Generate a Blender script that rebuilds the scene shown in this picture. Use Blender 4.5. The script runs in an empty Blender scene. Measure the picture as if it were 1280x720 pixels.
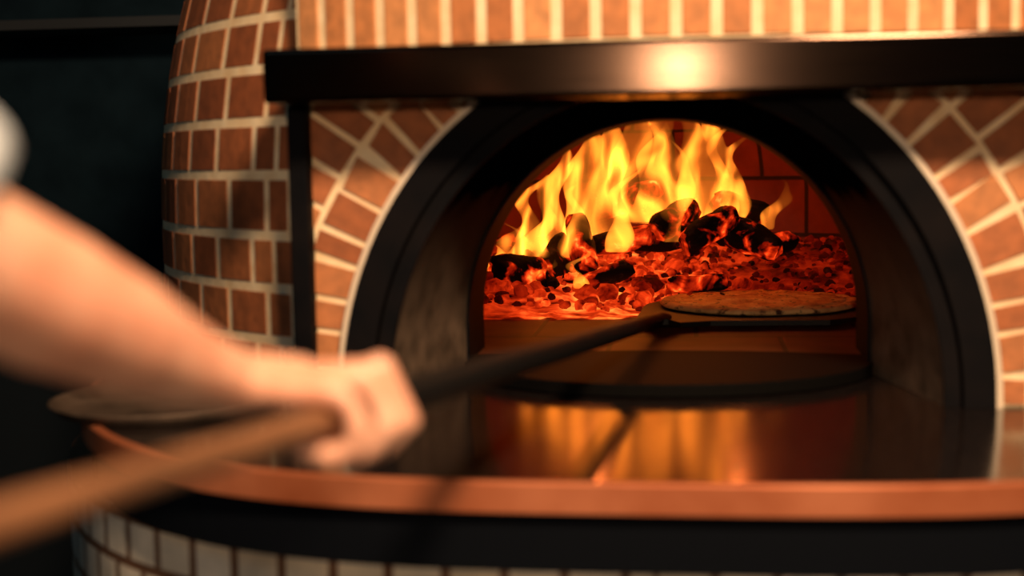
import bpy, bmesh, math, random
from mathutils import Vector, Matrix, noise
random.seed(7)
S=bpy.context.scene
COL=S.collection
S.view_settings.view_transform='Standard'
S.view_settings.look='None'

# ---------------------------------------------------------------- helpers
def link(o): COL.objects.link(o); return o
def mesh_obj(name,bm,mats,parent=None,smooth=False):
    bmesh.ops.recalc_face_normals(bm,faces=bm.faces[:])
    me=bpy.data.meshes.new(name); bm.to_mesh(me); bm.free()
    for m in (mats if isinstance(mats,(list,tuple)) else [mats]): me.materials.append(m)
    if smooth:
        for p in me.polygons: p.use_smooth=True
    o=bpy.data.objects.new(name,me); link(o)
    if parent: o.parent=parent; o.matrix_parent_inverse=parent.matrix_basis.inverted()
    return o
def empty(name,loc,label,cat):
    o=bpy.data.objects.new(name,None); o.location=loc; o.empty_display_size=.05
    link(o); o["label"]=label; o["category"]=cat; return o
def tag(o,label,cat): o["label"]=label; o["category"]=cat
def box(bm,x0,x1,y0,y1,z0,z1):
    vs=[bm.verts.new((x,y,z)) for z in(z0,z1) for y in(y0,y1) for x in(x0,x1)]
    for f in((0,2,3,1),(4,5,7,6),(0,1,5,4),(2,6,7,3),(0,4,6,2),(1,3,7,5)):
        bm.faces.new([vs[i] for i in f])
def bevel(o,w,s=2,ang=30):
    m=o.modifiers.new('bev','BEVEL'); m.width=w; m.segments=s; m.limit_method='ANGLE'; m.angle_limit=math.radians(ang)
def loft(bm,rings,closed=True,cap=True):
    R=[[bm.verts.new(p) for p in r] for r in rings]
    n=len(R[0]); m=n if closed else n-1
    for a,b in zip(R,R[1:]):
        for i in range(m):
            j=(i+1)%n
            bm.faces.new((a[i],a[j],b[j],b[i]))
    if cap:
        bm.faces.new(R[0][::-1]); bm.faces.new(R[-1])
    return R
def frame(d):
    d=d.normalized(); a=Vector((0,0,1)) if abs(d.z)<.9 else Vector((1,0,0))
    u=d.cross(a).normalized(); return u,d.cross(u).normalized()
def tube(bm,pts,rs,n=20,cap=True,sx=1):
    pts=[Vector(p) for p in pts]; rings=[]
    for i,p in enumerate(pts):
        d=(pts[min(i+1,len(pts)-1)]-pts[max(i-1,0)])
        u,v=frame(d)
        rings.append([p+(u*math.cos(2*math.pi*k/n)*sx+v*math.sin(2*math.pi*k/n))*rs[i] for k in range(n)])
    return loft(bm,rings,True,cap)
def ball(bm,p,r,seg=16,sc=(1,1,1),rot=None):
    M=Matrix.Translation(Vector(p))@(rot or Matrix.Identity(4))@Matrix.Diagonal((r*sc[0],r*sc[1],r*sc[2],1))
    bmesh.ops.create_uvsphere(bm,u_segments=seg,v_segments=seg//2+2,radius=1,matrix=M)
def chain(bm,pr,n=18):
    for p,r in pr: ball(bm,p,r,n)
    for (p,r),(q,s) in zip(pr,pr[1:]): tube(bm,[p,q],[r*.995,s*.995],n)
def remesh(o,v,sm=4):
    m=o.modifiers.new('rm','REMESH'); m.mode='VOXEL'; m.voxel_size=v; m.use_smooth_shade=True
    s=o.modifiers.new('sm','SMOOTH'); s.factor=.5; s.iterations=sm

# ---------------------------------------------------------------- materials
def mat(name,col=(.5,.5,.5),rough=.5,metal=0,spec=None):
    m=bpy.data.materials.new(name); m.use_nodes=True
    b=m.node_tree.nodes['Principled BSDF']
    b.inputs['Base Color'].default_value=(*col,1); b.inputs['Roughness'].default_value=rough; b.inputs['Metallic'].default_value=metal
    if spec is not None: b.inputs['Specular IOR Level'].default_value=spec
    return m
class G:
    def __init__(s,m): s.m=m; s.t=m.node_tree; s.n=s.t.nodes; s.b=s.n.get('Principled BSDF')
    def new(s,t,**k):
        n=s.n.new(t)
        for a,v in k.items(): setattr(n,a,v)
        return n
    def l(s,a,b): s.t.links.new(a,b)
    def coord(s,w='Object'): return s.new('ShaderNodeTexCoord').outputs[w]
    def mapping(s,src,scale): 
        m=s.new('ShaderNodeMapping'); m.inputs['Scale'].default_value=scale; s.l(src,m.inputs['Vector']); return m.outputs[0]
    def noise(s,src,scale,detail=4,rough=.5,dist=0):
        n=s.new('ShaderNodeTexNoise'); n.inputs['Scale'].default_value=scale; n.inputs['Detail'].default_value=detail
        n.inputs['Roughness'].default_value=rough; n.inputs['Distortion'].default_value=dist; s.l(src,n.inputs['Vector']); return n.outputs['Fac']
    def ramp(s,src,stops):
        r=s.new('ShaderNodeValToRGB'); e=r.color_ramp.elements
        while len(e)<len(stops): e.new(.5)
        for i,(p,c) in enumerate(stops): e[i].position=p; e[i].color=(*c,1)
        s.l(src,r.inputs[0]); return r.outputs[0]
    def math(s,op,a,b=None,clamp=False):
        n=s.new('ShaderNodeMath',operation=op); n.use_clamp=clamp
        for i,x in enumerate((a,b)):
            if x is None: continue
            if isinstance(x,(int,float)): n.inputs[i].default_value=x
            else: s.l(x,n.inputs[i])
        return n.outputs[0]
    def mix(s,f,a,b,mode='MIX'):
        n=s.new('ShaderNodeMix',data_type='RGBA',blend_type=mode)
        for i,x in((0,f),(6,a),(7,b)):
            if isinstance(x,(int,float)): n.inputs[i].default_value=x
            elif isinstance(x,tuple): n.inputs[i].default_value=(*x,1)
            else: s.l(x,n.inputs[i])
        return n.outputs[2]
    def bump(s,h,st=.3,d=.01):
        n=s.new('ShaderNodeBump'); n.inputs['Strength'].default_value=st; n.inputs['Distance'].default_value=d
        s.l(h,n.inputs['Height']); s.l(n.outputs[0],s.b.inputs['Normal'])

def brick_mat(name,stops):
    m=mat(name,rough=.75); g=G(m); c=g.coord()
    geo=g.new('ShaderNodeNewGeometry')
    base=g.ramp(geo.outputs['Random Per Island'],stops)
    n=g.noise(c,45,5); v=g.ramp(n,[(.3,(.65,.65,.65)),(.7,(1.15,1.1,1.05))])
    g.l(g.mix(.8,base,v,'MULTIPLY'),g.b.inputs['Base Color']); g.bump(n,.35,.004); return m
M_brick=brick_mat('glazed_brick',[(0,(.26,.070,.020)),(.5,(.36,.105,.032)),(1,(.46,.16,.050))])
M_brick2=brick_mat('front_brick',[(0,(.46,.15,.045)),(.5,(.60,.23,.075)),(1,(.72,.32,.12))])
M_brick3=brick_mat('spandrel_brick',[(0,(.34,.10,.03)),(.5,(.46,.15,.05)),(1,(.58,.23,.08))])
M_mortar=mat('mortar',(.8,.65,.42),.9)
g=G(M_mortar); n=g.noise(g.coord(),30,5); g.l(g.ramp(n,[(.3,(.86,.60,.32)),(.7,(1.0,.80,.50))]),g.b.inputs['Base Color']); g.bump(n,.4,.004)
M_blk=mat('black_steel',(.004,.004,.005),.65,0,.05)
g=G(M_blk); n=g.noise(g.coord(),14,4); g.l(g.ramp(n,[(.3,(.0025,.003,.004)),(.75,(.008,.006,.006))]),g.b.inputs['Base Color'])
M_lint=mat('brushed_dark_steel',(.036,.021,.014),.2,1)
g=G(M_lint); n=g.noise(g.mapping(g.coord(),(2,60,200)),3,3)
g.l(g.math('ADD',g.math('MULTIPLY',n,.10),.10),g.b.inputs['Roughness'])
M_vest=mat('heat_stained_steel',(.03,.02,.015),.55,0,.06)
g=G(M_vest); sp=g.new('ShaderNodeSeparateXYZ'); cc=g.coord(); g.l(cc,sp.inputs[0])
n=g.noise(g.mapping(cc,(2,9,9)),2.5,5)
# crown painted dark to hold down reflected fire glow, bare steel lower down
crown_dark=g.new('ShaderNodeMapRange'); g.l(g.math('ADD',sp.outputs[2],g.math('MULTIPLY',n,.08)),crown_dark.inputs[0]); crown_dark.inputs[1].default_value=1.14; crown_dark.inputs[2].default_value=1.34
steel=g.ramp(n,[(.3,(.050,.034,.022)),(.7,(.15,.10,.066))])
g.l(g.mix(crown_dark.outputs[0],steel,(.0015,.0015,.002)),g.b.inputs['Base Color'])
g.l(g.math('MULTIPLY',g.math('SUBTRACT',1.0,crown_dark.outputs[0]),.16),g.b.inputs['Specular IOR Level'])
g.b.inputs['Roughness'].default_value=.6
M_counter=mat('polished_black_stone',(.010,.009,.010),.13,0,.5)
g=G(M_counter); g.b.inputs['IOR'].default_value=2.4
n=g.noise(g.coord(),55,6); g.l(g.ramp(n,[(.35,(.006,.004,.004)),(.75,(.018,.012,.010))]),g.b.inputs['Base Color'])
n2=g.noise(g.coord(),5,4); g.l(g.math('ADD',g.math('MULTIPLY',n2,.10),.10),g.b.inputs['Roughness'])
M_copper=mat('copper',(.6,.2,.1),.5,.4,.3)
g=G(M_copper); n=g.noise(g.coord(),9,5); g.l(g.ramp(n,[(.3,(.38,.10,.036)),(.7,(.55,.18,.080))]),g.b.inputs['Base Color'])
M_apron=mat('apron_black',(.003,.004,.006),.7,0,.05)
def uvbrick(name,c1,c2,mo,bw,rh,ms,rough,bumpst=.4):
    m=mat(name,rough=rough); g=G(m)
    b=g.new('ShaderNodeTexBrick'); b.inputs['Scale'].default_value=1; b.inputs['Brick Width'].default_value=bw
    b.inputs['Row Height'].default_value=rh; b.inputs['Mortar Size'].default_value=ms; b.inputs['Mortar Smooth'].default_value=.2
    b.inputs['Color1'].default_value=(*c1,1); b.inputs['Color2'].default_value=(*c2,1); b.inputs['Mortar'].default_value=(*mo,1)
    uv=g.coord('UV'); g.l(uv,b.inputs['Vector'])
    n=g.noise(g.coord(),14,6,.6); v=g.ramp(n,[(.25,(.5,.5,.5)),(.75,(1.2,1.15,1.1))])
    g.l(g.mix(.8,b.outputs['Color'],v,'MULTIPLY'),g.b.inputs['Base Color'])
    h=g.math('SUBTRACT',g.math('MULTIPLY',n,.3),b.outputs['Fac']); g.bump(h,bumpst,.006)
    return m
M_tile=uvbrick('white_glazed_tile',(.86,.78,.64),(.76,.67,.52),(.18,.09,.05),.070,.062,.007,.3)
M_fire_brick=uvbrick('firebrick',(.24,.045,.022),(.17,.03,.016),(.02,.006,.004),.24,.15,.006,.85)
M_wood=mat('ash_wood',(.30,.14,.06),.55)
g=G(M_wood); n=g.noise(g.mapping(g.coord(),(60,2.5,60)),1.5,4); g.l(g.ramp(n,[(.3,(.11,.045,.018)),(.7,(.26,.11,.045))]),g.b.inputs['Base Color'])
M_shaft=mat('blackened_shaft',(.004,.004,.004),.55,0,.2)
M_blade=mat('peel_blade_steel',(.010,.008,.007),.5,.1,.2)
M_skin=mat('skin',(.66,.34,.21),.38); g=G(M_skin)
g.b.inputs['Subsurface Weight'].default_value=.1; g.b.inputs['Subsurface Radius'].default_value=(.012,.005,.003); g.b.inputs['Subsurface Scale'].default_value=.4
n=g.noise(g.coord(),22,5); g.l(g.ramp(n,[(.3,(.64,.28,.175)),(.7,(.84,.46,.31))]),g.b.inputs['Base Color']); n2=g.noise(g.coord(),180,3); g.bump(n2,.15,.001)
M_shirt=mat('grey_cotton',(.36,.39,.40),.9)
g=G(M_shirt); n=g.noise(g.coord(),400,2); g.l(g.ramp(n,[(.3,(.36,.40,.43)),(.7,(.44,.48,.51))]),g.b.inputs['Base Color']); g.bump(n,.2,.001)
M_pants=mat('dark_denim',(.03,.035,.05),.9); M_hair=mat('dark_hair',(.03,.018,.01),.6); M_shoe=mat('black_leather',(.015,.013,.012),.4)
M_eye=mat('eye_white',(.8,.8,.78),.2); M_lip=mat('lip',(.45,.15,.11),.5)
M_wall=mat('dark_wall',(.012,.020,.026),.9,0,.1)
g=G(M_wall); n=g.noise(g.coord(),6,5); g.l(g.ramp(n,[(.3,(.005,.013,.019)),(.7,(.012,.028,.038))]),g.b.inputs['Base Color'])
M_floor=mat('dark_floor',(.03,.025,.022),.6)
g=G(M_floor); n=g.noise(g.coord(),4,6); g.l(g.ramp(n,[(.3,(.02,.017,.015)),(.7,(.05,.04,.033))]),g.b.inputs['Base Color'])
M_tray=mat('worn_tray',(.16,.11,.08),.65,.1,.15)
g=G(M_tray); n=g.noise(g.coord(),18,5); g.l(g.ramp(n,[(.3,(.045,.030,.020)),(.7,(.12,.08,.055))]),g.b.inputs['Base Color'])
M_cab=mat('cabinet_black',(.008,.012,.015),.6,0,.2); M_handle=mat('handle_steel',(.2,.2,.2),.4,1)

def glow_mat(name,scale,strength,base=(.008,.005,.004),thr=(.42,.62),island=True,crk=.6,xfade=True,pw=1.1):
    m=mat(name,base,.9,0,.1); g=G(m); c=g.coord()
    n=g.noise(c,scale,4,.55,.5)
    vor=g.new('ShaderNodeTexVoronoi',feature='DISTANCE_TO_EDGE'); vor.inputs['Scale'].default_value=scale*1.6; g.l(c,vor.inputs['Vector'])
    crack=g.math('SUBTRACT',1,g.math('MULTIPLY',vor.outputs['Distance'],5),clamp=True)
    mask=g.ramp(n,[(thr[0],(0,0,0)),(thr[1],(1,1,1))])
    f=g.math('MULTIPLY',g.math('ADD',g.math('MULTIPLY',crack,crk),.9-crk),mask)
    if island:
        r=g.new('ShaderNodeNewGeometry').outputs['Random Per Island']
        f=g.math('MULTIPLY',f,g.math('POWER',r,pw))
    if xfade:
        # coals are hottest under the flames and cool off toward the open side of the hearth
        sp=g.new('ShaderNodeSeparateXYZ'); g.l(c,sp.inputs[0])
        big=g.noise(c,6,2)
        mr=g.new('ShaderNodeMapRange'); g.l(g.math('ADD',sp.outputs[0],g.math('MULTIPLY',big,.35)),mr.inputs[0])
        mr.inputs[1].default_value=.10; mr.inputs[2].default_value=.42; mr.inputs[3].default_value=1.15; mr.inputs[4].default_value=.22
        mr2=g.new('ShaderNodeMapRange'); g.l(g.math('ADD',sp.outputs[0],g.math('MULTIPLY',big,.2)),mr2.inputs[0])
        mr2.inputs[1].default_value=-.30; mr2.inputs[2].default_value=-.12; mr2.inputs[3].default_value=.4; mr2.inputs[4].default_value=1.0
        f=g.math('MULTIPLY',f,g.math('MULTIPLY',mr.outputs[0],mr2.outputs[0]))
    col=g.ramp(f,[(0,(.7,.008,.0)),(.45,(1,.055,.006)),(.85,(1,.22,.03))])
    g.l(col,g.b.inputs['Emission Color']); g.l(g.math('MULTIPLY',f,strength),g.b.inputs['Emission Strength'])
    ash=g.ramp(g.noise(c,scale*2.2,4),[(.55,base),(.8,(.06,.04,.035))]); g.l(ash,g.b.inputs['Base Color'])
    g.bump(n,.6,.01); return m
M_ember=glow_mat('glowing_coals',24,2.4,thr=(.32,.70),crk=.10)
M_log=glow_mat('charred_wood',15,3.0,thr=(.50,.70),island=False,xfade=False)
M_bed=glow_mat('ember_bed_ground',14,1.9,thr=(.34,.68),island=False,crk=.1)

# ---------------------------------------------------------------- room
def struct(name,b,m):
    bm=bmesh.new(); box(bm,*b); o=mesh_obj(name,bm,m); o["kind"]="structure"; return o
struct('floor',(-3.2,2.8,-4.2,2.6,-.1,0),M_floor)
struct('ceiling',(-3.2,2.8,-4.2,2.6,3,3.1),M_wall)
struct('wall_back',(-3.2,2.8,2.5,2.6,0,3),M_wall)
struct('wall_left',(-3.2,-3.1,-4.2,2.5,0,3),M_wall)
struct('wall_right',(2.7,2.8,-4.2,2.5,0,3),M_wall)

# ---------------------------------------------------------------- oven
oven=empty('pizza_oven',(0,.9,1.0),'round wood-fired pizza oven clad in terracotta bricks with cream mortar','oven')
YC=.9
def rz(z): return 1.0 if z<1.25 else math.sqrt(max(0,1-((z-1.25)/1.2)**2))
def dpt(th,z,o=0):
    r=rz(z)+o; return Vector((r*math.sin(th),YC-r*math.cos(th),z))
TH0=math.radians(31.5); ZL=1.50
zz=[1.0,1.08,1.16,1.24]; ph=0.0
while True:
    ph+=.068
    if ph>1.45: break
    zz.append(1.25+1.2*math.sin(ph))
bm=bmesh.new(); NT=180; Rv=[]
zsh=sorted(set(zz+[2.449,1.5]))
for z in zsh: Rv.append([bm.verts.new(dpt(2*math.pi*k/NT,z)) for k in range(NT)])
for i in range(len(zsh)-1):
    for k in range(NT):
        th=2*math.pi*(k+.5)/NT; th=(th+math.pi)%(2*math.pi)-math.pi
        if abs(th)<TH0 and zsh[i]<1.49: continue
        j=(k+1)%NT; bm.faces.new((Rv[i][k],Rv[i][j],Rv[i+1][j],Rv[i+1][k]))
bm.faces.new(Rv[-1])
mesh_obj('dome_mortar',bm,M_mortar,oven,True)
bm=bmesh.new()
def block(bm,ou,inn):
    a=[bm.verts.new(p) for p in ou]; b=[bm.verts.new(p) for p in inn]
    n=len(a); bm.faces.new(a)
    for i in range(n): bm.faces.new((a[i],b[i],b[(i+1)%n],a[(i+1)%n]))
rb=random.Random(3)
for i in range(len(zz)-1):
    z0,z1=zz[i]+.0078,zz[i+1]-.0078; r=rz((z0+z1)/2)
    nb=max(6,round(2*math.pi*r/.112)); off=(i%2)*.30
    bb=[2*math.pi*(k+off+rb.uniform(-.08,.08))/nb for k in range(nb)]; bb.append(bb[0]+2*math.pi)
    bounds=[]
    for p,q in zip(bb,bb[1:]):
        bounds.append(p)
        tm=((p+q)/2+math.pi)%(2*math.pi)-math.pi
        if TH0-.05<abs(tm)<TH0+.10 and z0<1.72: bounds.append((p+q)/2)
    bounds.append(bb[-1])
    for k in range(len(bounds)-1):
        t0,t1=bounds[k],bounds[k+1]; gpp=(.0082 if t1-t0>.07/r else .006)/r; t0+=gpp; t1-=gpp
        tm=((t0+t1)/2+math.pi)%(2*math.pi)-math.pi
        lim=TH0
        if abs(tm)<lim+.05 and z0<1.71:
            if abs(tm)<lim-.05: continue
            a0=(t0+math.pi)%(2*math.pi)-math.pi; a1=(t1+math.pi)%(2*math.pi)-math.pi
            if tm>0: a0=max(a0,lim+.003)
            else: a1=min(a1,-lim-.003)
            if a1-a0<.01: continue
            t0,t1=a0,a1
        t2=(t0+t1)/2
        seq=[(t0,z0),(t2,z0),(t1,z0),(t1,z1),(t2,z1),(t0,z1)]
        block(bm,[dpt(a,z,.0015) for a,z in seq],[dpt(a,z,-.004) for a,z in seq])
o=mesh_obj('dome_brickwork',bm,M_brick,oven); bevel(o,.0007,1,50)
bm=bmesh.new(); bw=.0545
def spt(th,z,o=0):
    r=1.005+o; return Vector((r*math.sin(th),YC-r*math.cos(th),z))
n=int(2*TH0/bw)
for k in range(n+1):
    t0=-TH0+k*2*TH0/(n+1)+.0078; t1=-TH0+(k+1)*2*TH0/(n+1)-.0078
    for z0,z1 in((1.508,1.715),):
        seq=[(t0,z0),(t1,z0),(t1,z1),(t0,z1)]
        block(bm,[spt(a,z,.003) for a,z in seq],[spt(a,z,-.01) for a,z in seq])
o=mesh_obj('soldier_course',bm,M_brick2,oven); bevel(o,.0015,1,50)
bm=bmesh.new(); N=60
loft(bm,[[spt(-TH0+2*TH0*k/N,z,q) for k in range(N+1)] for z,q in((1.495,-.09),(1.495,0),(1.725,0),(1.725,-.09))],False,False)
mesh_obj('soldier_mortar',bm,M_mortar,oven)
def prof(a,b,leg,y,nl=5,ne=56):
    P=[Vector((-a,y,1.0+leg*i/nl)) for i in range(nl)]
    P+=[Vector((-a*math.cos(math.pi*i/ne),y,1.0+leg+b*math.sin(math.pi*i/ne))) for i in range(ne+1)]
    P+=[Vector((a,y,1.0+leg*(nl-1-i)/nl)) for i in range(nl)]
    return P
AO,BO=.455,.50
bm=bmesh.new(); inner=prof(AO,BO,.01,0); outer=[]
for p in inner:
    d=Vector((p.x,0,p.z-1.0)); 
    if d.z<.001: outer.append(Vector((math.copysign(.53,p.x),0,1.0))); continue
    s=min(.53/max(abs(d.x),1e-6),.505/d.z); s=max(s,1.0); outer.append(Vector((d.x*s,0,1.0+d.z*s)))
loft(bm,[[q+Vector((0,.08,0)) for q in inner],inner,outer,[q+Vector((0,.08,0)) for q in outer]],False,False)
mesh_obj('facade_mortar',bm,M_mortar,oven)
def clip(poly,axis,val,sign):
    out=[]
    for i,p in enumerate(poly):
        q=poly[(i+1)%len(poly)]; dp=sign*(p[axis]-val); dq=sign*(q[axis]-val)
        if dp<=0: out.append(p)
        if dp*dq<0: t=dp/(dp-dq); out.append(p.lerp(q,t))
    return out
rb=random.Random(5)
bms={-1:bmesh.new(),1:bmesh.new()}
ro=.014; k=0; ths=[.070,.085,.075,.07,.06]
while ro<.30:
    th=ths[k%5]; a,b=AO+ro,BO+ro; L=math.pi*(a+b)/2; nb=int(L/(.046 if k%2==0 else .050))
    bd=[math.pi*(i+(k%2)*.5+rb.uniform(-.14,.14))/nb for i in range(-1,nb+2)]
    for f0,f1 in zip(bd,bd[1:]):
        f0+=.0048/a; f1-=.0048/a; sk=rb.uniform(-.014,.014); e0,e1=rb.uniform(-.003,.003),rb.uniform(-.003,.003)
        pts=[Vector((-(AO+ro+q)*math.cos(f),0,1.0+(BO+ro+q)*math.sin(f))) for f,q in((f0,0),(f1,0),(f1+sk,th+e0),(f0+sk,th+e1))]
        for ax,v,s in((0,.497,1),(0,-.497,-1),(2,1.50,1),(2,1.004,-1)):
            if len(pts)>2: pts=clip(pts,ax,v,s)
        if len(pts)<3: continue
        cx=sum(p.x for p in pts)/len(pts)
        block(bms[1 if cx>0 else -1],[p+Vector((0,-.004,0)) for p in pts],[p+Vector((0,.003,0)) for p in pts])
    ro+=th+.0105; k+=1
for s in(-1,1):
    o=mesh_obj('facade_brickwork',bms[s],M_brick3,oven); bevel(o,.001,1,50)
def ring(name,pa,pb,y0,y1,m,w=None):
    bm=bmesh.new()
    A=prof(*pa,y0);B=prof(*pb,y0);C=prof(*pb,y1);D=prof(*pa,y1)
    loft(bm,[A,B,C,D,A],False,False)
    return mesh_obj(name,bm,m,oven,False)
ring('arch_trim',(.455,.500,.01),(.464,.509,.01),-.018,.01,mat('arch_edge',(.72,.58,.42),.5,.1))
ring('arch_frame',(.412,.458,.01),(.455,.500,.01),-.022,.03,M_blk)
ring('arch_inner_lip',(.388,.435,.01),(.410,.456,.01),-.008,.04,M_blk)
bm=bmesh.new(); rings=[]
for i in range(9):
    t=i/8; rings.append(prof(.388+(.322-.388)*t,.435+(.33-.435)*t,.01+.07*t,.0+.30*t))
loft(bm,rings,False,False); o=mesh_obj('vestibule',bm,M_vest,oven,True)
ring('inner_arch_frame',(.320,.328,.08),(.40,.42,.08),.29,.46,M_blk)
bm=bmesh.new(); box(bm,-.522,.56,-.145,.0,1.430,1.502)
o=mesh_obj('lintel',bm,M_lint,oven); bevel(o,.006,3)
for x in(-.510,.515):
    bm=bmesh.new(); box(bm,x-.014,x+.014,-.03,.06,1.0,1.430)
    o=mesh_obj('post',bm,M_blk,oven); bevel(o,.003,2)
# firebox
bm=bmesh.new(); uvl=bm.loops.layers.uv.new('UVMap')
prf=[(.78,1.0+.25*i/5) for i in range(6)]+[(.78*math.cos(a),1.25+.37*math.sin(a)) for a in [math.pi/2*i/12 for i in range(1,12)]]+[(.02,1.62)]
arc=[0]
for p,q in zip(prf,prf[1:]): arc.append(arc[-1]+math.dist(p,q))
NT=96; V=[[bm.verts.new((r*math.sin(2*math.pi*k/NT),1.1-r*math.cos(2*math.pi*k/NT),z)) for k in range(NT)] for r,z in prf]
for i in range(len(prf)-1):
    for k in range(NT):
        r,z=prf[i]; th=2*math.pi*(k+.5)/NT
        x=r*math.sin(th); y=1.1-r*math.cos(th)
        if y<.6 and abs(x)<.36 and z<1.44: continue
        j=(k+1)%NT; f=bm.faces.new((V[i][k],V[i][j],V[i+1][j],V[i+1][k]))
        for lp,(kk,ii) in zip(f.loops,((k,i),(k+1,i),(k+1,i+1),(k,i+1))): lp[uvl].uv=(kk/NT*2*math.pi*.78+.06,arc[ii]+.02)
mesh_obj('firebox',bm,M_fire_brick,oven,True)
bm=bmesh.new(); uvl=bm.loops.layers.uv.new('UVMap')
N=64
bmv=[bm.verts.new((.79*math.sin(2*math.pi*k/N),1.1-.79*math.cos(2*math.pi*k/N),1.018)) for k in range(N)]
f=bm.faces.new(bmv)
r=bmesh.ops.extrude_face_region(bm,geom=[f]); 
for v in r['geom']:
    if isinstance(v,bmesh.types.BMVert): v.co.z=1.0
for f in bm.faces:
    for lp in f.loops: lp[uvl].uv=(lp.vert.co.x+.1,lp.vert.co.y)
M_hearth=uvbrick('hearth_tile',(.15,.042,.018),(.11,.030,.014),(.012,.006,.005),.30,.30,.005,.5,.2)
M_hearth.node_tree.nodes['Principled BSDF'].inputs['Specular IOR Level'].default_value=.10
mesh_obj('hearth_floor',bm,M_hearth,oven)
bm=bmesh.new(); N=40
fr=[Vector((.33*math.sin(a),.32-.27*math.cos(a)*1.0,0)) for a in [-math.pi/2+math.pi*i/N for i in range(N+1)]]
bk=[Vector((p.x,.36+.05*(1-(p.x/.33)**2),0)) for p in fr]
def at(L,z): return [Vector((p.x,p.y,z)) for p in L]
loft(bm,[at(bk,1.001),at(fr,1.001),at(fr,1.020),at(bk,1.020)],False,False)
M_sill=mat('sill_iron',(.004,.0035,.003),.6,0,.03)
o=mesh_obj('hearth_sill',bm,M_sill,oven); bevel(o,.003,2,50)

# ---------------------------------------------------------------- counter
counter=empty('oven_counter',(0,.9,0),'polished black stone counter with copper rim on white-tiled curved base','counter')
def outline(ins,z,n=200,A0=1.0,B0=1.385,p=3.3):
    A,B=A0-ins,B0-ins; P=[]
    for k in range(n):
        t=2*math.pi*k/n; c,s=math.cos(t),math.sin(t)
        P.append(Vector((A*math.copysign(abs(s)**(2/p),s),YC-B*math.copysign(abs(c)**(2/2.2),c),z)))
    return P
bm=bmesh.new(); loft(bm,[outline(.010,.969),outline(.010,.9995)])
mesh_obj('countertop',bm,M_counter,counter)
bm=bmesh.new()
loft(bm,[outline(.012,.965),outline(.001,.965),outline(0,.966),outline(0,.998),outline(.0015,.9998),outline(.012,1.0),outline(.012,.965)],True,False)
mesh_obj('copper_rim',bm,M_copper,counter,False)
bm=bmesh.new(); loft(bm,[outline(.014,.896),outline(.014,.967)]); mesh_obj('apron',bm,M_apron,counter)
bm=bmesh.new(); uvl=bm.loops.layers.uv.new('UVMap')
P0=outline(0,0,200,1.06,1.31,3.2); P1=outline(0,.898,200,1.06,1.31,3.2); A=[bm.verts.new(p) for p in P0]; B=[bm.verts.new(p) for p in P1]
acc=[0]
for i in range(200): acc.append(acc[-1]+(P0[(i+1)%200]-P0[i]).length)
for i in range(200):
    j=(i+1)%200; f=bm.faces.new((A[i],A[j],B[j],B[i]))
    for lp,u in zip(f.loops,((acc[i],0),(acc[i+1],0),(acc[i+1],.898),(acc[i],.898))): lp[uvl].uv=(u[0],u[1]-.022)
f=bm.faces.new(B)
for lp in f.loops: lp[uvl].uv=(.035,.030)
o=mesh_obj('tiled_base',bm,M_tile,counter,False)

bm=bmesh.new(); N=64
loft(bm,[[Vector((r*math.cos(2*math.pi*k/N),r*math.sin(2*math.pi*k/N),z)) for k in range(N)] for r,z in((.01,.0),(.145,0),(.158,.012),(.163,.012),(.163,.009),(.148,-.004),(.01,-.004))])
o=mesh_obj('pizza_tray',bm,M_tray,None,True); o.location=(-.715,-.040,1.0045); tag(o,'round worn brown metal tray resting on the black counter','tray')

# ---------------------------------------------------------------- ember bed, coals, logs, flames
def bedz(x,y):
    t=min(1,max(0,(y-.92-.10*math.sin(x*5+1))/.55)); e=t*t*(3-2*t)
    side=1-min(1,max(0,(math.hypot(x,y-1.1)-.66)/.08))
    return 1.0195+ .110*e*(1-.25*max(0,x))*side + .014*e*noise.noise(Vector((x*9,y*9,0)))
bm=bmesh.new(); nx,ny=90,60; V={}
for i in range(nx+1):
    for j in range(ny+1):
        x=-.74+1.48*i/nx; y=.86+.98*j/ny
        if math.hypot(x,y-1.1)>.74: continue
        z=bedz(x,y)+.012*max(0,noise.noise(Vector((x*30,y*30,3))))
        V[i,j]=bm.verts.new((x,y,z))
for i in range(nx):
    for j in range(ny):
        q=[(i,j),(i+1,j),(i+1,j+1),(i,j+1)]
        if all(k in V for k in q): bm.faces.new([V[k] for k in q])
bed=mesh_obj('ember_bed',bm,M_bed,None,True); bed["kind"]="stuff"; tag(bed,'bed of glowing red embers and ash on the oven hearth','embers')
def chunk(bm,c,s,seed):
    rr=random.Random(seed)
    r=bmesh.ops.create_icosphere(bm,subdivisions=2,radius=1)
    R=Matrix.Rotation(rr.uniform(0,6.3),3,'Z')@Matrix.Rotation(rr.uniform(-.6,.6),3,'X')
    off=Vector((rr.random()*50,)*3); sc=Vector((rr.uniform(.8,1.3),rr.uniform(.75,1),rr.uniform(.7,1.0)))
    for v in r['verts']:
        p=v.co.copy(); k=1+.45*noise.noise(p*1.5+off)
        p=Vector((p.x*k*sc.x,p.y*k*sc.y,p.z*k*sc.z))*s
        v.co=Vector(c)+R@p
bm=bmesh.new()
for i in range(1500):
    while True:
        x=random.uniform(-.62,.66); y=random.uniform(.98,1.72)
        if math.hypot(x,y-1.1)<.68: break
    if y<1.08 and random.random()<.45: continue
    s=random.uniform(.005,.010)*(1 if random.random()<.85 else 1.5)
    if x<.12 and random.random()<.35: s*=1.6
    chunk(bm,(x,y,bedz(x,y)+s*.45),s,i)
for i in range(34):
    x=random.uniform(-.40,.16); y=random.uniform(1.05,1.26); s=random.uniform(.014,.027)
    chunk(bm,(x,y,bedz(x,y)+s*.35),s,i+5000)
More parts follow.
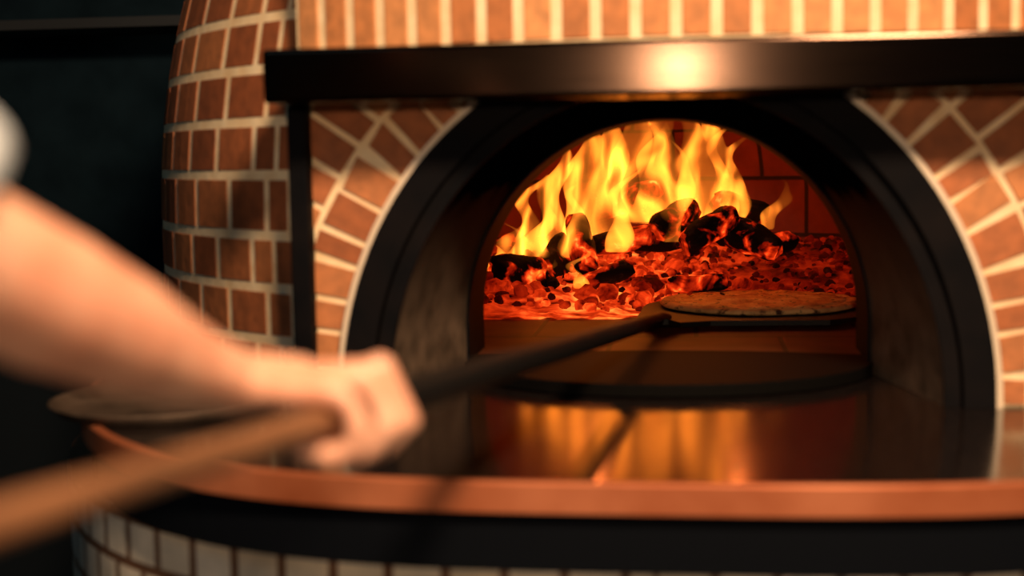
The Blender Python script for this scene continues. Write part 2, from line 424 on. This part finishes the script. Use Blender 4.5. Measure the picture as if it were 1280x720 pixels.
coal=mesh_obj('glowing_coals',bm,M_ember,None,True); coal["kind"]="stuff"; tag(coal,'scattered glowing red and charred coals on the ember bed','coals')
logs=[(-.345,1.13,1.085,.13,.049,.5,-.15,'short round charred log with a glowing orange end'),
(-.270,1.20,1.110,.18,.034,1.35,.5,'leaning charred log wrapped in flame'),
(-.205,1.22,1.150,.16,.033,1.9,.75,'charred log standing steeply in the flames'),
(-.150,1.16,1.080,.13,.024,.25,.25,'thin charred stick lying on red coals'),
(-.060,1.28,1.155,.28,.030,.18,.10,'long charred log lying across the fire'),
(.000,1.30,1.200,.14,.036,.9,.35,'thick split charred log inside the flames'),
(.080,1.25,1.180,.14,.036,.5,.55,'thick charred log at the top of the pile'),
(.160,1.27,1.160,.17,.036,-.3,-.35,'black charred log sticking out of the fire'),
(.155,1.38,1.220,.13,.031,.1,-.2,'dark charred log resting on other logs'),
(.250,1.38,1.135,.07,.026,.6,.1,'small burnt log stub beside the pile'),
(.055,1.14,1.065,.13,.020,-.1,.05,'small charred branch on glowing coals'),
(-.120,1.42,1.24,.20,.032,-.5,.3,'charred log at the back of the fire')]
for i,(x,y,z,L,r,yaw,pit,lab) in enumerate(logs):
    bm=bmesh.new(); n=18; seg=12; rings=[]
    for a in range(seg+1):
        t=a/seg-.5; rk=r*(1-.35*abs(2*t)**5)
        ring_=[]
        for k in range(n):
            th=2*math.pi*k/n; w=1+.32*noise.noise(Vector((math.cos(th)*1.3+i*7,math.sin(th)*1.3,t*L*14)))
            w*=1-.22*max(0,math.cos(th-1.0))**2
            w+=.07*noise.noise(Vector((math.cos(th)*6,math.sin(th)*6,t*L*60+i)))
            ring_.append(Vector((t*L+.012*noise.noise(Vector((th,i,0))),math.cos(th)*rk*w,math.sin(th)*rk*w)))
        rings.append(ring_)
    loft(bm,rings)
    o=mesh_obj('firewood_log',bm,M_log,None,True); o.location=(x,y,z); o.rotation_euler=(i*1.1,-pit,yaw)
    o["group"]="burning firewood logs"; tag(o,lab,'firewood')

M_flame=bpy.data.materials.new('flame'); M_flame.use_nodes=True
t=M_flame.node_tree; t.nodes.clear(); g=G(M_flame); out=g.new('ShaderNodeOutputMaterial')
em=g.new('ShaderNodeEmission'); c=g.coord()
warp=g.new('ShaderNodeTexNoise'); warp.inputs['Scale'].default_value=4.5; warp.inputs['Detail'].default_value=1.5; g.l(c,warp.inputs['Vector'])
va=g.new('ShaderNodeVectorMath',operation='MULTIPLY_ADD'); g.l(warp.outputs['Color'],va.inputs[0]); va.inputs[1].default_value=(.20,.20,.20); g.l(c,va.inputs[2])
n1=g.noise(g.mapping(va.outputs[0],(1,.5,.30)),16,1.5,.4)
ridge=g.math('SUBTRACT',1,g.math('MULTIPLY',g.math('ABSOLUTE',g.math('SUBTRACT',n1,.5)),8),clamp=True)
dens=g.math('ADD',g.math('MULTIPLY',g.math('POWER',ridge,1.6),1.15),.075)
em.inputs['Color'].default_value=(1,.235,.018,1)
g.l(g.math('MULTIPLY',dens,86),em.inputs['Strength']); g.l(em.outputs[0],out.inputs['Volume'])
bm=bmesh.new()
T=[(-.405,1.14,1.09,.08,.030),(-.385,1.22,1.11,.13,.040),(-.35,1.16,1.10,.12,.036),(-.335,1.27,1.12,.20,.048),(-.295,1.18,1.11,.16,.038),(-.275,1.28,1.13,.28,.054),
(-.235,1.20,1.13,.18,.036),(-.215,1.31,1.16,.32,.056),(-.160,1.31,1.17,.36,.060),(-.13,1.22,1.14,.20,.034),
(-.105,1.36,1.2,.36,.062),(-.065,1.30,1.2,.28,.044),(-.030,1.36,1.2,.37,.064),(-.005,1.25,1.16,.24,.036),(.035,1.36,1.2,.37,.064),
(.090,1.37,1.20,.36,.056),(.100,1.30,1.18,.26,.038),(.135,1.36,1.2,.22,.038),(.215,1.36,1.18,.13,.028),(-.20,1.10,1.07,.09,.020),(-.31,1.09,1.06,.08,.022)]
for i,(x,y,z,h,r) in enumerate(T):
    rr=random.Random(i+40); ph1=rr.uniform(0,6.3); ax=rr.uniform(.5,.75); rot=rr.uniform(-.6,.6); lean=rr.uniform(-.01,.05)
    rings=[]; m=36; n=16
    for a in range(m+1):
        t_=a/m; rk=r*(.65+.35*math.sin(min(1,t_/.25)*math.pi/2))*(1-t_)**.88*(1+.28*math.sin(t_*9+ph1))+.0012
        cx=x+lean*t_+.032*t_*math.sin(t_*7+ph1)+.009*t_*math.sin(t_*15+ph1*2); cy=y+.014*t_*math.cos(t_*6+ph1)
        ring_=[]
        for k in range(n):
            th=2*math.pi*k/n; px_=math.cos(th)*rk; py_=math.sin(th)*rk*ax
            ring_.append(Vector((cx+px_*math.cos(rot)-py_*math.sin(rot),cy+px_*math.sin(rot)+py_*math.cos(rot),z+h*t_-.01)))
        rings.append(ring_)
    loft(bm,rings)
fire=mesh_obj('fire',bm,M_flame,None,True); fire["kind"]="stuff"; tag(fire,'tall yellow and orange flames rising from burning logs','fire')
m=fire.modifiers.new('rm','REMESH'); m.mode='VOXEL'; m.voxel_size=.0038

# ---------------------------------------------------------------- pizza peel and pizza
HA=Vector((-.208,-1.0,1.170)); SX=(-.008-HA.x)/1.74; SZ=(1.038-HA.z)/1.74
def ax_(y): return Vector((HA.x+SX*(y+1),y,HA.z+SZ*(y+1)))
peel=empty('pizza_peel',ax_(.74),'long pizza peel with dark metal blade and wooden handle','pizza peel')
bm=bmesh.new(); tube(bm,[ax_(-1.65),ax_(-1.645),ax_(-1.3),ax_(-.90),ax_(-.85)],[.007,.0092,.0095,.0115,.011],24); mesh_obj('handle',bm,M_wood,peel,True)
bm=bmesh.new(); tube(bm,[ax_(-.88),ax_(-.87),ax_(-.3),ax_(.2),ax_(.66),ax_(.74)+Vector((.004,0,-.001))],[.012,.0165,.0155,.0145,.0135,.008],20); mesh_obj('shaft',bm,M_shaft,peel,True)
bm=bmesh.new(); e=ax_(.70); z=1.026
out_=[(e.x-.012,.62),(e.x+.012,.62),(e.x+.034,.67),(e.x+.09,.695),(.30,.705),(.365,.76),(.388,.86)]
for k in range(13):
    a=math.pi*k/12; out_.append((.165+.223*math.cos(a),.95+.20*math.sin(a)))
out_+=[(-.060,.86),(-.064,.78),(-.055,.71),(e.x-.03,.68)]
loft(bm,[[Vector((x,y,z+(.012 if y<.66 else 0))) for x,y in out_],[Vector((x,y,z+.010+(.012 if y<.66 else 0))) for x,y in out_]])
mesh_obj('blade',bm,M_blade,peel)
pizza=empty('pizza',(.180,.955,1.037),'thin baked pizza with blistered charred crust on the peel blade','pizza')
M_crust=mat('baked_crust',rough=.7); g=G(M_crust); c=g.coord()
a=g.ramp(g.noise(c,18,5),[(.35,(.50,.22,.07)),(.65,(.82,.48,.18))]); b=g.ramp(g.noise(c,46,4,.6),[(.52,(1,1,1)),(.62,(.07,.03,.02))]); g.l(g.mix(1.0,a,b,'MULTIPLY'),g.b.inputs['Base Color'])
M_top=mat('cheese_sauce',rough=.5); g=G(M_top); c=g.coord()
a=g.ramp(g.noise(c,30,5),[(.35,(.50,.14,.03)),(.5,(.80,.42,.12)),(.7,(.95,.64,.26))]); b=g.ramp(g.noise(c,60,4,.6),[(.55,(1,1,1)),(.65,(.10,.04,.02))]); g.l(g.mix(1.0,a,b,'MULTIPLY'),g.b.inputs['Base Color']); g.bump(g.noise(c,50,4),.6,.006)
def disc(prof_,N=80,amp=.004):
    bm=bmesh.new(); rings=[]
    for r,z in prof_:
        rings.append([Vector((r*(1+.03*noise.noise(Vector((math.cos(2*math.pi*k/N)*2,math.sin(2*math.pi*k/N)*2,0))))*math.cos(2*math.pi*k/N),r*(1+.03*noise.noise(Vector((math.cos(2*math.pi*k/N)*2,math.sin(2*math.pi*k/N)*2,0))))*math.sin(2*math.pi*k/N),
          max(0.0,z+(amp*noise.noise(Vector((math.cos(2*math.pi*k/N)*r*45,math.sin(2*math.pi*k/N)*r*45,5))) if z>.003 else 0)))) for k in range(N)])
    loft(bm,rings); return bm
bm=disc([(.01,0),(.190,0),(.202,.003),(.205,.007),(.199,.012),(.188,.013),(.174,.011),(.155,.006),(.01,.006)],80,.003); bm.transform(Matrix.Translation(pizza.location))
mesh_obj('crust',bm,M_crust,pizza,True)
bm=disc([(.176,.004),(.174,.012),(.15,.0135),(.12,.013),(.09,.0135),(.05,.013),(.02,.0135),(.005,.0135)],80,.007); bm.transform(Matrix.Translation(pizza.location))
mesh_obj('cheese_topping',bm,M_top,pizza,True)

# ---------------------------------------------------------------- person
bm=bmesh.new()
W=Vector((-.266,-1.058,1.206)); 
chain(bm,[((-.45,-1.40,1.50),.058),((-.40,-1.355,1.43),.050),((-.350,-1.305,1.325),.041),((-.345,-1.275,1.308),.0425),((-.325,-1.215,1.278),.0425),((-.306,-1.16,1.252),.0380),((-.289,-1.11,1.228),.0300),((-.276,-1.080,1.215),.0245),(W,.0220)],28)
def A(y,dx,dz): p=ax_(y); return Vector((p.x+dx,y,p.z+dz))
#  y, radius, knuckle out, knuckle up, finger curl scale
fing=[(-.958,.0092,-.013,-.005,.90),(-.985,.0100,.000,.005,1.04),(-1.0125,.0094,-.003,.001,1.0),(-1.0385,.0080,-.014,-.008,.86)]
for y,r,e,zk,cs in fing:
    K=A(y,.025+e,.028+zk)
    chain(bm,[(K,r*1.22),(A(y-.001,.036*cs+e*.6,.014),r*.86),(A(y-.002,.042*cs+e*.5,-.004*cs),r*1.08),(A(y-.003,.028*cs,-.021*cs),r*.86),(A(y-.003,.010,-.0275*cs),r*.98),(A(y-.004,-.010,-.0245*cs),r*.86),(A(y-.005,-.019,-.015),r*.76)],16)
    B=W+Vector((.014,.010+(y+1.0)*.38,-.002))
    chain(bm,[(B,.0150),((B+K)/2+Vector((0,0,-.001)),.0108),(K,r*.9)],16)
chain(bm,[(W,.0210),(A(-1.02,-.024,.028),.018),(A(-.995,-.006,.023),.013)],16)
chain(bm,[(A(-1.022,-.030,.024),.017),(A(-.990,-.031,.012),.0140),(A(-.960,-.026,.000),.0108),(A(-.938,-.016,-.013),.0112),(A(-.922,-.006,-.020),.0086)],16)
chain(bm,[((-.635,-1.44,1.46),.065),((-.63,-1.43,1.58),.056)],24)
ball(bm,(-.62,-1.415,1.715),.082,28,(.92,1.15,1.28)); ball(bm,(-.62,-1.385,1.655),.058,24,(.95,1.05,.95))
chain(bm,[((-.62,-1.325,1.735),.010),((-.62,-1.305,1.70),.015)],12)
for s in(-1,1):
    ball(bm,(-.62+s*.078,-1.42,1.71),.03,14,(.35,.7,1.1)); chain(bm,[((-.62+s*.045,-1.335,1.745),.012),((-.62+s*.018,-1.328,1.745),.012)],10)
chain(bm,[((-.82,-1.46,1.50),.058),((-.45,-1.40,1.50),.058)],24)
chain(bm,[((-.635,-1.47,1.40),.12),((-.65,-1.50,1.0),.12)],24)
chain(bm,[((-.82,-1.46,1.50),.058),((-.87,-1.48,1.38),.050),((-.90,-1.49,1.24),.043),((-.91,-1.455,1.12),.040),((-.905,-1.42,1.0),.027),((-.905,-1.41,.975),.026)],22)
for j in range(4):
    y=-1.445+j*.0235; K=Vector((-.903,y+.01,.885)); l=(.8,.95,1,.93)[j]
    chain(bm,[((-.905,-1.412+(j-1.5)*.008,.965),.019),(K,.0125)],14)
    chain(bm,[(K,.0115),(K+Vector((.006,.002,-.042*l)),.0098),(K+Vector((.016,.003,-.068*l)),.0090),(K+Vector((.028,.003,-.086*l)),.0078)],12)
chain(bm,[((-.900,-1.385,.955),.019),((-.885,-1.365,.915),.0135),((-.878,-1.358,.885),.011),((-.874,-1.356,.862),.0095)],12)
for s in(-1,1): chain(bm,[((-.65+s*.09,-1.49,.92),.085),((-.65+s*.11,-1.48,.5),.055),((-.65+s*.12,-1.50,.12),.042)],18)
person=mesh_obj('person',bm,M_skin,None,True); tag(person,'person in grey short-sleeved shirt gripping the peel handle with one hand','person'); remesh(person,.0023,2)
bm=bmesh.new()
chain(bm,[((-.815,-1.46,1.495),.075),((-.635,-1.45,1.50),.085),((-.455,-1.405,1.495),.072)],26)
for x in(-.73,-.635,-.54): chain(bm,[((x,-1.455,1.42),.115),((x+.0,-1.47,1.2),.108),((x*.96-.026,-1.49,.98),.115)],24)
shirt=mesh_obj('shirt',bm,M_shirt,person,True); remesh(shirt,.008,6)
def sleeve(a,b,c,rs):
    bm=bmesh.new(); P=[Vector(a),Vector(b),Vector(c)]; pts=[];rr=[]
    for i in range(25):
        t_=i/24; p=P[0].lerp(P[1],t_*2) if t_<.5 else P[1].lerp(P[2],t_*2-1); pts.append(p); rr.append(rs[0]+(rs[1]-rs[0])*t_+.0015*math.sin(t_*22))
    R=tube(bm,pts,rr,40,False)
    for ring_ in R:
        for k,v in enumerate(ring_): 
            v.co+= .004*noise.noise(v.co*30)*Vector((1,1,1))
    o=mesh_obj('sleeve',bm,M_shirt,shirt,True); s=o.modifiers.new('so','SOLIDIFY'); s.thickness=.003; return o
sleeve((-.478,-1.42,1.505),(-.418,-1.366,1.43),(-.344,-1.301,1.330),(.064,.0570))
sleeve((-.81,-1.46,1.505),(-.86,-1.475,1.40),(-.89,-1.485,1.31),(.070,.060))
bm=bmesh.new()
for s in(-1,1): chain(bm,[((-.65+s*.075,-1.49,.93),.115),((-.65+s*.10,-1.485,.5),.08),((-.65+s*.115,-1.50,.10),.062)],22)
o=mesh_obj('trousers',bm,M_pants,person,True); remesh(o,.01,5)
for s in(-1,1):
    bm=bmesh.new(); chain(bm,[((-.65+s*.12,-1.53,.05),.05),((-.65+s*.125,-1.42,.04),.04),((-.65+s*.13,-1.36,.035),.034)],18)
    for v in bm.verts: v.co.z=max(v.co.z,.001)
    mesh_obj('shoe',bm,M_shoe,person,True)
bm=bmesh.new(); ball(bm,(-.62,-1.430,1.740),.090,28,(.95,1.12,1.15))
bmesh.ops.delete(bm,geom=[v for v in bm.verts if (v.co.y>-1.36 and v.co.z<1.79) or v.co.z<1.66],context='VERTS')
o=mesh_obj('hair',bm,M_hair,person,True); s=o.modifiers.new('so','SOLIDIFY'); s.thickness=.012
for s in(-1,1):
    bm=bmesh.new(); ball(bm,(-.62+s*.031,-1.330,1.722),.0125,14); mesh_obj('eye',bm,M_eye,person,True)
bm=bmesh.new(); ball(bm,(-.62,-1.322,1.655),.022,14,(1,.35,.3)); mesh_obj('lips',bm,M_lip,person,True)

# ---------------------------------------------------------------- dark cabinet and shelf in the room
cab=empty('storage_cabinet',(-2.2,1.5,0),'low black storage cabinet standing against the dark wall','cabinet')
bm=bmesh.new(); box(bm,-2.9,-1.5,1.7,2.45,0.0,.95); o=mesh_obj('body',bm,M_cab,cab); bevel(o,.006,2)
for i in range(2):
    bm=bmesh.new(); box(bm,-2.88+i*.69,-2.21+i*.69,1.675,1.698,.08,.90); d=mesh_obj('door',bm,M_cab,cab); bevel(d,.003,2)
    bm=bmesh.new(); xx=-2.27+i*.14; tube(bm,[(xx,1.672,.55),(xx,1.645,.56),(xx,1.645,.74),(xx,1.672,.75)],[.006]*4,10); mesh_obj('handle',bm,M_handle,d,True)
bm=bmesh.new(); box(bm,-2.9,-1.0,2.2,2.5,1.76,1.79)
for x in(-2.7,-1.2): box(bm,x-.012,x+.012,2.25,2.5,1.66,1.76)
o=mesh_obj('wall_shelf',bm,mat('shelf_wood',(.025,.028,.03),.7)); tag(o,'dark shelf mounted on the dark wall','shelf')

# ---------------------------------------------------------------- lights
def light(t,loc,pw,col,size=.1,tgt=None,**k):
    l=bpy.data.lights.new('light_source',t); l.energy=pw; l.color=col
    if t=='AREA': l.shape='DISK'; l.size=size
    elif t=='POINT': l.shadow_soft_size=size
    o=bpy.data.objects.new('light_source',l); o.location=loc; link(o)
    if tgt: o.rotation_euler=(Vector(tgt)-Vector(loc)).to_track_quat('-Z','Y').to_euler()
    return o
light('AREA',(.0,-3.1,1.63),18,(1,.70,.46),.12,(0,0,1.4))
light('AREA',(.55,-1.9,2.75),95,(1,.69,.44),.4,(-.1,-.5,1.2))
light('AREA',(-1.6,-2.4,2.8),6,(.35,.7,1),1.5,(-1,1,1))  # added cool fill near the ceiling, no fixture there
for p,w in(((-.2,1.45,1.54),1.8),((.15,1.45,1.56),1.6)):
    light('POINT',p,w,(1,.20,.035),0.0)  # added points standing in for flame light on back wall and logs
Wd=bpy.data.worlds.new('w'); S.world=Wd; Wd.use_nodes=True; Wd.node_tree.nodes['Background'].inputs[0].default_value=(.015,.035,.05,1); Wd.node_tree.nodes['Background'].inputs[1].default_value=.6

# ---------------------------------------------------------------- camera
cam=bpy.data.cameras.new('camera'); co=bpy.data.objects.new('camera',cam); link(co); S.camera=co
cam.lens=50; cam.sensor_width=36; cam.clip_start=.02
psi,pit,rho=math.radians(7.4),math.atan(170/1778),math.radians(1.0)
F=Vector((-math.sin(psi)*math.cos(pit),math.cos(psi)*math.cos(pit),-math.sin(pit)))
R=Vector((math.cos(psi),math.sin(psi),0)); U=R.cross(F)
R2=R*math.cos(rho)-U*math.sin(rho); U2=U*math.cos(rho)+R*math.sin(rho)
Mx=Matrix((R2,U2,-F)).transposed().to_4x4(); Mx.translation=Vector((.05,-2.0,1.36)); co.matrix_world=Mx
cam.dof.use_dof=True; cam.dof.focus_distance=3.1; cam.dof.aperture_fstop=2.0
